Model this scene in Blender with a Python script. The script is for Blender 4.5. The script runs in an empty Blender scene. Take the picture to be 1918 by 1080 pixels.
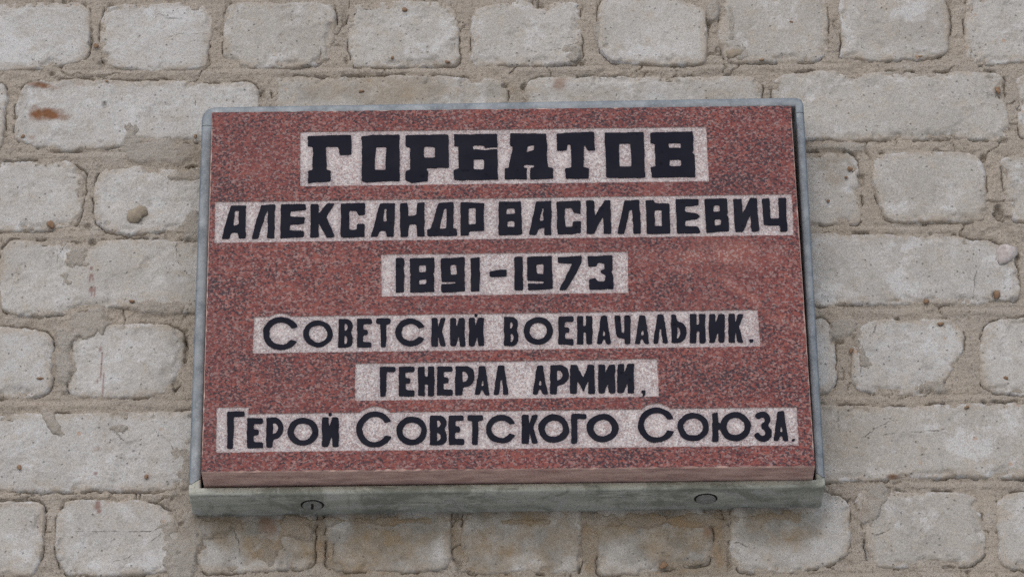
import bpy, math, random
import numpy as np
from mathutils import Vector, Matrix
from mathutils.geometry import tessellate_polygon

R = math.radians
sc = bpy.context.scene
C = sc.collection
rng = random.Random(11)

# ------------------------------------------------------------------ camera
CZ = 3.25                      # height of the point the camera looks at
DIST, TILT, ROLL = 3.446, R(29.5), -0.006
cam = bpy.data.cameras.new('camera')
cam.lens, cam.sensor_width = 115, 36
cam.clip_start, cam.clip_end = 0.1, 500
co = bpy.data.objects.new('camera', cam)
C.objects.link(co)
CAM = Vector((0, -DIST*math.cos(TILT), CZ - DIST*math.sin(TILT)))
ROT = Matrix.Rotation(math.pi/2 + TILT, 3, 'X') @ Matrix.Rotation(ROLL, 3, 'Z')
co.matrix_world = Matrix.Translation(CAM) @ ROT.to_4x4()
sc.camera = co
sc.render.filter_size = 1.1
sc.cycles.use_denoising = False
FPX = 115/36*1918

# ------------------------------------------------------------------ light: even daylight from an overcast sky
SUN_EL, SUN_AZ = R(34), R(-14)          # azimuth measured from straight in front of the wall
world = bpy.data.worlds.new('World')
sc.world = world
world.use_nodes = True
wn = world.node_tree
sky = wn.nodes.new('ShaderNodeTexSky')
sky.sky_type = 'NISHITA'
sky.sun_disc = False
sky.sun_elevation = SUN_EL
sky.sun_rotation = math.pi - SUN_AZ     # the sun stands in front of the wall (-Y)
sky.air_density, sky.dust_density, sky.ozone_density = 1.0, 1.6, 1.6
bg = wn.nodes['Background']
wn.links.new(sky.outputs[0], bg.inputs[0])
bg.inputs[1].default_value = 0.122
sun = bpy.data.lights.new('sun', 'SUN')
sun.energy, sun.angle, sun.color = 1.6, R(110), (1, .955, .905)
so = bpy.data.objects.new('sun', sun)
C.objects.link(so)
sdir = Vector((math.sin(SUN_AZ)*math.cos(SUN_EL), -math.cos(SUN_AZ)*math.cos(SUN_EL), math.sin(SUN_EL)))
so.rotation_euler = sdir.to_track_quat('Z', 'Y').to_euler()
so.location = sdir*20
vs = sc.view_settings
vs.view_transform, vs.look, vs.gamma, vs.use_curve_mapping = 'Standard', 'None', 1, False
vs.exposure = 0.09


# ------------------------------------------------------------------ photograph -> plane in the place
def ray(x, y):
    return (ROT @ Vector(((x-959)/FPX, -(y-540)/FPX, -1)))


def at(x, y, depth=0.0):
    """point on the plane that stands depth metres in front of the wall"""
    d = ray(x, y)
    t = (-depth - CAM.y)/d.y
    return CAM + d*t


def mm(x, y, depth=0.0):
    p = at(x, y, depth)
    return (p.x*1000, (p.z-CZ)*1000)


# ------------------------------------------------------------------ noise, polygons, meshes
def smooth(a, b, x):
    t = np.clip((x-a)/(b-a), 0, 1)
    return t*t*(3-2*t)


_tab = {}


def vnoise(x, y, seed):
    if seed not in _tab:
        _tab[seed] = np.random.RandomState(seed).rand(256, 256)
    t = _tab[seed]
    xi, yi = np.floor(x).astype(int), np.floor(y).astype(int)
    fx, fy = x-xi, y-yi
    fx, fy = fx*fx*(3-2*fx), fy*fy*(3-2*fy)
    a, b = t[xi & 255, yi & 255], t[(xi+1) & 255, yi & 255]
    c, d = t[xi & 255, (yi+1) & 255], t[(xi+1) & 255, (yi+1) & 255]
    return (a*(1-fx)+b*fx)*(1-fy) + (c*(1-fx)+d*fx)*fy


def fbm(x, y, scale, seed, octv=3):
    """about -0.5 .. 0.5"""
    x, y = np.asarray(x)/scale+71.3, np.asarray(y)/scale+33.7
    s, a, tot = 0, 1.0, 0
    for k in range(octv):
        s = s + a*(vnoise(x, y, seed+k*17)-.5)
        tot += a
        a *= .5
        x, y = x*2.03+5.1, y*2.03+9.7
    return s/tot*1.25


def chaikin(p, it=2, cut=None):
    p = np.asarray(p, float)
    for _ in range(it):
        q = np.roll(p, -1, 0)
        L = np.linalg.norm(q-p, axis=1, keepdims=True)+1e-9
        f = np.full_like(L, .25) if cut is None else np.minimum(.25, cut/L)
        p = np.stack([p+(q-p)*f, q-(q-p)*f], 1).reshape(-1, 2)
    return p


def sdf(X, Z, P):
    """signed distance to polygon P, inside positive"""
    D = np.full(X.shape, 1e18)
    ins = np.zeros(X.shape, bool)
    n = len(P)
    for i in range(n):
        ax, ay = P[i]
        bx, by = P[(i+1) % n]
        ex, ey = bx-ax, by-ay
        wx, wy = X-ax, Z-ay
        t = np.clip((wx*ex+wy*ey)/(ex*ex+ey*ey+1e-12), 0, 1)
        D = np.minimum(D, (wx-ex*t)**2+(wy-ey*t)**2)
        c = (ay > Z) != (by > Z)
        if abs(ey) > 1e-12:
            ins ^= c & (wx < ex*(Z-ay)/ey)
    return np.where(ins, 1, -1)*np.sqrt(D)


def obj(name, me, mat=None, parent=None, loc=(0, 0, 0)):
    o = bpy.data.objects.new(name, me)
    C.objects.link(o)
    if mat:
        for m in (mat if isinstance(mat, (list, tuple)) else [mat]):
            me.materials.append(m)
    o.parent = parent
    o.location = loc
    return o


def mesh_np(name, V, Q, smoothed=True):
    """V (n,3), Q (m,4) quads"""
    me = bpy.data.meshes.new(name)
    me.vertices.add(len(V))
    me.vertices.foreach_set('co', np.ascontiguousarray(V, np.float32).ravel())
    me.loops.add(len(Q)*4)
    me.loops.foreach_set('vertex_index', np.ascontiguousarray(Q, np.int32).ravel())
    me.polygons.add(len(Q))
    me.polygons.foreach_set('loop_start', np.arange(0, len(Q)*4, 4, dtype=np.int32))
    me.update(calc_edges=True)
    if smoothed:
        me.polygons.foreach_set('use_smooth', np.ones(len(Q), bool))
    me.validate()
    return me


def mesh_py(name, v, f, smoothed=False):
    me = bpy.data.meshes.new(name)
    me.from_pydata([tuple(p) for p in v], [], f)
    me.update()
    if smoothed:
        me.polygons.foreach_set('use_smooth', np.ones(len(f), bool))
    return me


def attr(me, name, vals):
    a = me.attributes.new(name, 'FLOAT', 'POINT')
    a.data.foreach_set('value', np.ascontiguousarray(vals, np.float32))


def tag(o, label, cat, **kw):
    o['label'], o['category'] = label, cat
    for k, v in kw.items():
        o[k] = v


# ------------------------------------------------------------------ materials
class NT:
    def __init__(s, name, rough=.9, metal=0, spec=.3):
        s.m = bpy.data.materials.new(name)
        s.m.use_nodes = True
        s.t = s.m.node_tree
        s.b = s.t.nodes['Principled BSDF']
        s.b.inputs['Roughness'].default_value = rough
        s.b.inputs['Metallic'].default_value = metal
        s.b.inputs['Specular IOR Level'].default_value = spec

    def n(s, kind, ins=None, **kw):
        nd = s.t.nodes.new('ShaderNode'+kind)
        for k, v in kw.items():
            setattr(nd, k, v)
        for k, v in (ins or {}).items():
            s.put(nd.inputs[k], v)
        return nd

    def put(s, sock, v):
        if isinstance(v, bpy.types.NodeSocket):
            s.t.links.new(v, sock)
        elif hasattr(sock.default_value, '__len__') and not hasattr(v, '__len__'):
            sock.default_value = (v,)*len(sock.default_value)
        else:
            if hasattr(sock.default_value, '__len__') and len(sock.default_value) == 4 and len(v) == 3:
                v = (*v, 1)
            sock.default_value = v

    def noise(s, vec, scale, detail=3, rough=.55, dist=0):
        return s.n('TexNoise', {'Vector': vec, 'Scale': scale, 'Detail': detail, 'Roughness': rough, 'Distortion': dist}).outputs[0]

    def math(s, op, a, b=0.0, c=0.0):
        nd = s.n('Math', operation=op)
        s.put(nd.inputs[0], a); s.put(nd.inputs[1], b); s.put(nd.inputs[2], c)
        return nd.outputs[0]

    def step(s, v, a, b, lo=0.0, hi=1.0):
        nd = s.n('MapRange', {'Value': v, 'From Min': a, 'From Max': b, 'To Min': lo, 'To Max': hi})
        return nd.outputs[0]

    def mix(s, f, a, b, mode='MIX'):
        nd = s.n('Mix', data_type='RGBA', blend_type=mode)
        s.put(nd.inputs[0], f); s.put(nd.inputs[6], a); s.put(nd.inputs[7], b)
        return nd.outputs[2]

    def ramp(s, v, stops, const=False):
        nd = s.n('ValToRGB', {'Fac': v})
        e = nd.color_ramp.elements
        while len(e) < len(stops):
            e.new(.5)
        for el, (p, c) in zip(e, stops):
            el.position, el.color = p, (*c, 1)
        nd.color_ramp.interpolation = 'CONSTANT' if const else 'LINEAR'
        return nd.outputs[0]

    def attr(s, name):
        return s.n('Attribute', attribute_name=name).outputs['Fac']

    def coords(s, per_object=False):
        v = s.n('TexCoord').outputs['Object']
        if per_object:
            r = s.n('ObjectInfo').outputs['Random']
            k = s.n('CombineXYZ', {'X': s.math('MULTIPLY', r, 31.7), 'Y': s.math('MULTIPLY', r, 17.3), 'Z': s.math('MULTIPLY', r, 53.9)}).outputs[0]
            v = s.n('VectorMath', {0: v, 1: k}, operation='ADD').outputs[0]
        return v

    def done(s, col, height=None, dist=.001, strength=1.0):
        s.put(s.b.inputs['Base Color'], col)
        if height is not None:
            b = s.n('Bump', {'Height': height, 'Distance': dist, 'Strength': strength})
            s.t.links.new(b.outputs[0], s.b.inputs['Normal'])
        return s.m


def brick_material():
    t = NT('silicate brick', .95, 0, .15)
    v = t.coords(True)
    rnd = t.n('ObjectInfo').outputs['Random']
    big, mid, fine, grit = t.noise(v, 14, 3), t.noise(v, 60, 4, .6), t.noise(v, 400, 3, .75), t.noise(v, 760, 2, .7)
    c = t.mix(t.step(big, .35, .65), (.47, .458, .437), (.385, .365, .337))
    c = t.mix(t.step(rnd, .35, 1, 0, .6), c, (.475, .475, .473))
    c = t.mix(t.step(rnd, .35, 0, 0, .6), c, (.34, .316, .282))
    c = t.mix(t.step(t.noise(v, 8, 5, .7), .50, .64, 0, .45), c, (.30, .285, .262))
    c = t.mix(t.step(mid, .47, .68, 0, .6), c, (.40, .352, .298))
    c = t.mix(t.step(t.noise(v, 105, 5, .7), .52, .66, 0, .5), c, (.31, .293, .27))
    # lime bloom patches
    c = t.mix(t.step(t.noise(v, 19, 5, .75, .4), .53, .62, 0, .6), c, (.56, .562, .567))
    # mortar tan kept along worn edges, pale bloom on others
    e = t.attr('edge')
    em = t.math('MULTIPLY', t.step(e, 0.5, 11, 1, 0), t.step(t.noise(v, 45, 5, .7), .38, .52))
    c = t.mix(t.math('MULTIPLY', em, .8), c, (.345, .29, .23))
    wm = t.math('MULTIPLY', t.step(e, .5, 7, 1, 0), t.step(t.noise(v, 33, 5, .75, .3), .54, .60))
    c = t.mix(t.math('MULTIPLY', wm, .75), c, (.53, .53, .54))
    # speckle of sand grains
    c = t.mix(t.step(grit, .50, .67, 0, .48), c, (.20, .18, .16))
    c = t.mix(t.step(grit, .45, .28, 0, .4), c, (.62, .615, .61))
    c = t.mix(t.step(fine, .57, .68, 0, .5), c, (.18, .16, .14))
    c = t.mix(t.step(fine, .40, .26, 0, .35), c, (.62, .61, .60))
    sp = t.n('TexVoronoi', {'Vector': v, 'Scale': 165}, feature='F1').outputs
    dots = t.math('MULTIPLY', t.step(sp['Distance'], t.math('MULTIPLY', grit, .42), .05), t.step(t.n('SeparateColor', {0: sp['Color']}).outputs[0], .74, .76))
    c = t.mix(t.math('MULTIPLY', dots, .6), c, (.12, .105, .09))
    # inclusions of pale clay
    sq = t.n('TexVoronoi', {'Vector': v, 'Scale': 42}, feature='F1').outputs
    inc = t.math('MULTIPLY', t.step(t.math('ADD', sq['Distance'], t.math('MULTIPLY', mid, .25)), .24, .18), t.step(t.n('SeparateColor', {0: sq['Color']}).outputs[1], .80, .82))
    c = t.mix(t.math('MULTIPLY', inc, .6), c, (.38, .235, .145))
    ck = t.attr('crack')
    wv = t.math('MULTIPLY', t.noise(v, 55, 4, .7), 1.7)
    line = t.math('MULTIPLY', t.step(ck, t.math('MULTIPLY', wv, .3), t.math('MULTIPLY', wv, .85), 1, 0), t.math('MULTIPLY', t.attr('cracked'), t.step(t.noise(v, 48, 3), .42, .56)))
    c = t.mix(t.math('MULTIPLY', line, .5), c, (.13, .11, .095))
    # dirt, painted shade beside the frame, and rust
    g = t.attr('grime_shading')
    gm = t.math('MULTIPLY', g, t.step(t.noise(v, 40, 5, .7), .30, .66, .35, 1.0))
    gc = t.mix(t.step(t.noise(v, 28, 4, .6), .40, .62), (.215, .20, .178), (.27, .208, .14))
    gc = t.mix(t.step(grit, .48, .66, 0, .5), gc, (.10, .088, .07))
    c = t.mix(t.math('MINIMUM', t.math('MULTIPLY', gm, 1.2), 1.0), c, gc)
    ru = t.attr('rust')
    rm = t.step(t.math('ADD', ru, t.math('MULTIPLY', t.math('SUBTRACT', t.noise(v, 130, 5, .7), .5), 1.3)), -.1, 1.1)
    c = t.mix(t.math('MULTIPLY', rm, t.math('MINIMUM', t.math('MULTIPLY', ru, 2.0), 1.0)), c, (.19, .092, .048))
    pr = t.attr('paint')
    c = t.mix(pr, c, (.15, .040, .030))
    h = t.math('ADD', t.math('MULTIPLY', fine, .6), t.math('MULTIPLY', t.noise(v, 160, 4, .65), .9))
    h = t.math('SUBTRACT', h, t.math('MULTIPLY', line, 1.2))
    h = t.math('SUBTRACT', h, dots)
    return t.done(c, h, .0013, .9)


def mortar_material():
    t = NT('lime mortar', .98, 0, .1)
    v = t.coords()
    big, mid, fine, grit = t.noise(v, 11, 3), t.noise(v, 55, 5, .65), t.noise(v, 360, 3, .75), t.noise(v, 720, 2, .7)
    c = t.mix(t.step(big, .38, .62), (.375, .325, .272), (.34, .305, .265))
    c = t.mix(t.step(mid, .50, .66, 0, .6), c, (.39, .35, .30))
    c = t.mix(t.step(mid, .44, .32, 0, .6), c, (.265, .222, .18))
    c = t.mix(t.step(grit, .50, .66, 0, .5), c, (.18, .152, .125))
    c = t.mix(t.step(grit, .45, .28, 0, .35), c, (.52, .465, .40))
    tr = t.noise(t.n('Mapping', {'Vector': v, 'Scale': (.09, 1, 1)}).outputs[0], 210, 3, .6)
    c = t.mix(t.step(tr, .52, .68, 0, .4), c, (.25, .215, .178))
    c = t.mix(t.step(t.noise(v, 20, 5, .75), .54, .64, 0, .5), c, (.40, .375, .34))
    c = t.mix(t.step(fine, .55, .65, 0, .6), c, (.14, .112, .09))
    c = t.mix(t.step(fine, .36, .26, 0, .6), c, (.58, .52, .45))
    sm = t.attr('smear')
    sc_ = t.mix(t.step(mid, .4, .6), (.35, .332, .308), (.29, .272, .248))
    sc_ = t.mix(t.step(grit, .50, .68, 0, .5), sc_, (.19, .165, .14))
    c = t.mix(t.math('MULTIPLY', sm, .6), c, sc_)
    g = t.attr('grime_shading')
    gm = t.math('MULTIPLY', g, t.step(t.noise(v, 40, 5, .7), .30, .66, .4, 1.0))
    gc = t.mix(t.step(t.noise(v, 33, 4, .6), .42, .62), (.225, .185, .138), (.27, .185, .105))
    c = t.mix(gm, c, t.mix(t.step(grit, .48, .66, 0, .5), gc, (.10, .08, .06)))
    h = t.math('ADD', t.math('MULTIPLY', fine, .8), t.math('ADD', t.noise(v, 150, 5, .65), t.math('MULTIPLY', tr, .8)))
    return t.done(c, h, .0019, 1.0)


def granite(name, kind):
    t = NT(name, .38 if kind == 'polished' else .95, 0, .11 if kind == 'polished' else .06)
    v = t.coords()
    rot = t.n('Mapping', {'Vector': v, 'Rotation': (0, R(35), 0), 'Scale': (1, 1, 1.3)}).outputs[0]
    cell = t.n('TexVoronoi', {'Vector': v, 'Scale': 560, 'Randomness': 1}, feature='F1').outputs['Color']
    cr = t.n('SeparateColor', {0: cell}).outputs
    zone = t.noise(rot, 17, 5, .6)
    zone2 = t.noise(v, 6, 3)
    reds = t.ramp(cr[0], [(0, (.115, .036, .036)), (.22, (.165, .047, .045)), (.5, (.225, .064, .053)), (.76, (.175, .078, .075)), (.92, (.29, .165, .155))], True)
    cell2 = t.n('SeparateColor', {0: t.n('TexVoronoi', {'Vector': rot, 'Scale': 230, 'Randomness': 1}, feature='F1').outputs['Color']}).outputs
    reds = t.mix(t.step(cell2[0], .72, .73, 0, .6), reds, (.285, .088, .070))
    reds = t.mix(t.step(cell2[1], .87, .88, 0, .6), reds, (.34, .20, .18))
    reds = t.mix(t.step(zone2, .42, .62, 0, .45), reds, (.150, .048, .048))
    dark_f = t.math('ADD', t.noise(rot, 310, 3, .65), t.math('MULTIPLY', t.math('SUBTRACT', zone, .5), .33))
    dark = t.math('MAXIMUM', t.step(dark_f, .540, .562), t.step(t.noise(v, 560, 2, .6), .62, .65, 0, .8))
    grey = t.step(t.noise(rot, 330, 2, .5), .58, .63)
    c = t.mix(t.math('MULTIPLY', grey, .75), reds, (.27, .19, .185))
    c = t.mix(t.math('MULTIPLY', dark, .92), c, t.mix(cr[1], (.016, .014, .022), (.055, .042, .052)))
    c = t.mix(t.step(zone2, .58, .74, 0, .25), c, (.30, .105, .08))
    # pale vein zone on the right, as the stone has it
    vein = t.attr('vein')
    vm = t.math('MULTIPLY', vein, t.step(t.noise(v, 40, 3), .3, .6))
    vc = t.mix(t.step(cr[2], .76, .78), (.33, .12, .092), (.56, .42, .39))
    c = t.mix(t.math('MULTIPLY', vm, .6), c, vc)
    if kind == 'polished':
        return t.done(c, t.noise(v, 300, 2), .0001, .3)
    if kind == 'edge':           # sawn edge, dusty and brightened to make up for weak light below
        dust_light = t.step(t.noise(t.n('Mapping', {'Vector': v, 'Scale': (.25, 1, 1)}).outputs[0], 130, 4), .35, .62, .45, .85)
        return t.done(t.mix(dust_light, c, (.70, .49, .42)), t.noise(v, 260, 3), .0008, .6)
    # hammered field of the bands: crushed, paler crystals
    f = t.noise(v, 780, 3, .75)
    pale = t.ramp(cr[0], [(0, (.44, .335, .32)), (.25, (.59, .54, .53)), (.6, (.68, .645, .635)), (.85, (.54, .44, .42))], True)
    c2 = t.mix(t.step(f, .50, .62, 0, .75), pale, (.19, .165, .185))
    c2 = t.mix(t.step(t.noise(v, 34, 4, .65), .48, .62, 0, .35), c2, (.74, .68, .66))
    c2 = t.mix(t.math('MULTIPLY', dark, .30), c2, (.18, .16, .18))
    # less crushed, darker along the letters and the rim of the band
    hl = t.attr('halo')
    c2 = t.mix(t.math('MULTIPLY', hl, t.step(t.noise(v, 90, 3), .3, .6, .35, .6)), c2, t.mix(t.step(f, .46, .6), (.42, .355, .365), (.17, .14, .155)))
    c2 = t.mix(.05, c2, c)
    return t.done(c2, t.math('ADD', f, t.noise(v, 230, 2)), .0010, .8)


def paint_material():
    t = NT('letter enamel', .5, 0, .04)
    v = t.coords()
    c = t.mix(t.step(t.noise(v, 26, 3), .4, .65), (.0100, .0105, .0185), (.0145, .0148, .0235))
    c = t.mix(t.step(t.noise(v, 120, 2), .66, .74), c, (.006, .006, .012))
    br = t.noise(t.n('Mapping', {'Vector': v, 'Rotation': (0, R(12), 0), 'Scale': (.3, 1, 1.4)}).outputs[0], 420, 2)
    return t.done(c, t.math('ADD', t.noise(v, 140, 3), t.math('MULTIPLY', br, .35)), .0007, .5)


def metal_material(name, grimy):
    t = NT(name, .5, .35, .4)
    v = t.coords()
    long = t.n('Mapping', {'Vector': v, 'Scale': (.12, 1, 1)} if grimy else {'Vector': v, 'Scale': (.5, 1, .5)}).outputs[0]
    c = t.mix(t.step(t.noise(v, 45, 4, .6), .35, .65), (.235, .262, .285), (.135, .158, .182))
    c = t.mix(t.step(t.noise(v, 480, 3), .55, .68, 0, .55), c, (.32, .35, .375))
    c = t.mix(t.step(t.noise(v, 90, 5, .7), .56, .68, 0, .45), c, (.14, .155, .17))
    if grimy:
        d = t.mix(t.step(t.noise(long, 60, 5, .65), .38, .62), (.49, .50, .445), (.34, .355, .305))  # grimy tones lightened to make up for weak light from below
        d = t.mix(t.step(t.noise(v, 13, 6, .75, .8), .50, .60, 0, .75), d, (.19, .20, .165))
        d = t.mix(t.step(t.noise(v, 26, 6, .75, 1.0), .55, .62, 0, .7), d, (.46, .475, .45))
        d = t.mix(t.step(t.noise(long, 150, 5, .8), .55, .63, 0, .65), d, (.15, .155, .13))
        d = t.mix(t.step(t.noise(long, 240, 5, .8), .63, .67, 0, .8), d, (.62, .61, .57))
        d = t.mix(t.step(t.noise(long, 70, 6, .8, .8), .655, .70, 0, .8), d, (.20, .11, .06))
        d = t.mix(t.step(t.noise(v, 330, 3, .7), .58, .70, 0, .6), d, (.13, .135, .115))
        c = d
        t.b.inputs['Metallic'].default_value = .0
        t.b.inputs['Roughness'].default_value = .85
    r = t.step(t.noise(v, 80, 3), .3, .7, .42, .65)
    if not grimy:
        t.put(t.b.inputs['Roughness'], r)
    return t.done(c, t.noise(v, 160, 3), .0006, .4)


def plain(name, c1, c2, scale, rough=.9):
    t = NT(name, rough, 0, .2)
    v = t.coords(True)
    return t.done(t.mix(t.step(t.noise(v, scale, 4, .6), .35, .65), c1, c2), t.noise(v, scale*4, 3), .001, .6)


M = dict(brick=brick_material(), mortar=mortar_material(),
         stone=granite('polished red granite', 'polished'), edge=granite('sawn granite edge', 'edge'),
         band=granite('hammered granite', 'hammered'), ink=paint_material(),
         zinc=metal_material('galvanised steel', False), grime_shading=metal_material('grimy galvanised steel', True),
         pebble=plain('brown pebble', (.185, .11, .068), (.27, .18, .115), 260, .8),
         pale=plain('pale flint pebble', (.50, .46, .45), (.33, .29, .275), 130),
         sand=plain('mortar lump', (.31, .265, .205), (.25, .21, .165), 120),
         dark=plain('dried twig', (.10, .07, .045), (.16, .11, .07), 200),
         screw=plain('dull screw steel', (.30, .31, .295), (.20, .205, .19), 150, .6),
         gap=plain('dark screw joint', (.022, .02, .018), (.03, .027, .024), 200),
         paving=plain('concrete paving', (.56, .55, .53), (.49, .48, .46), 3))

# ------------------------------------------------------------------ ground below (out of the frame, it sends light up under the plaque)
g = obj('ground', mesh_py('ground', [(-60, -60, 0), (60, -60, 0), (60, 60, 0), (-60, 60, 0)], [(0, 1, 2, 3)]), M['paving'])
g['kind'] = 'structure'

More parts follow.
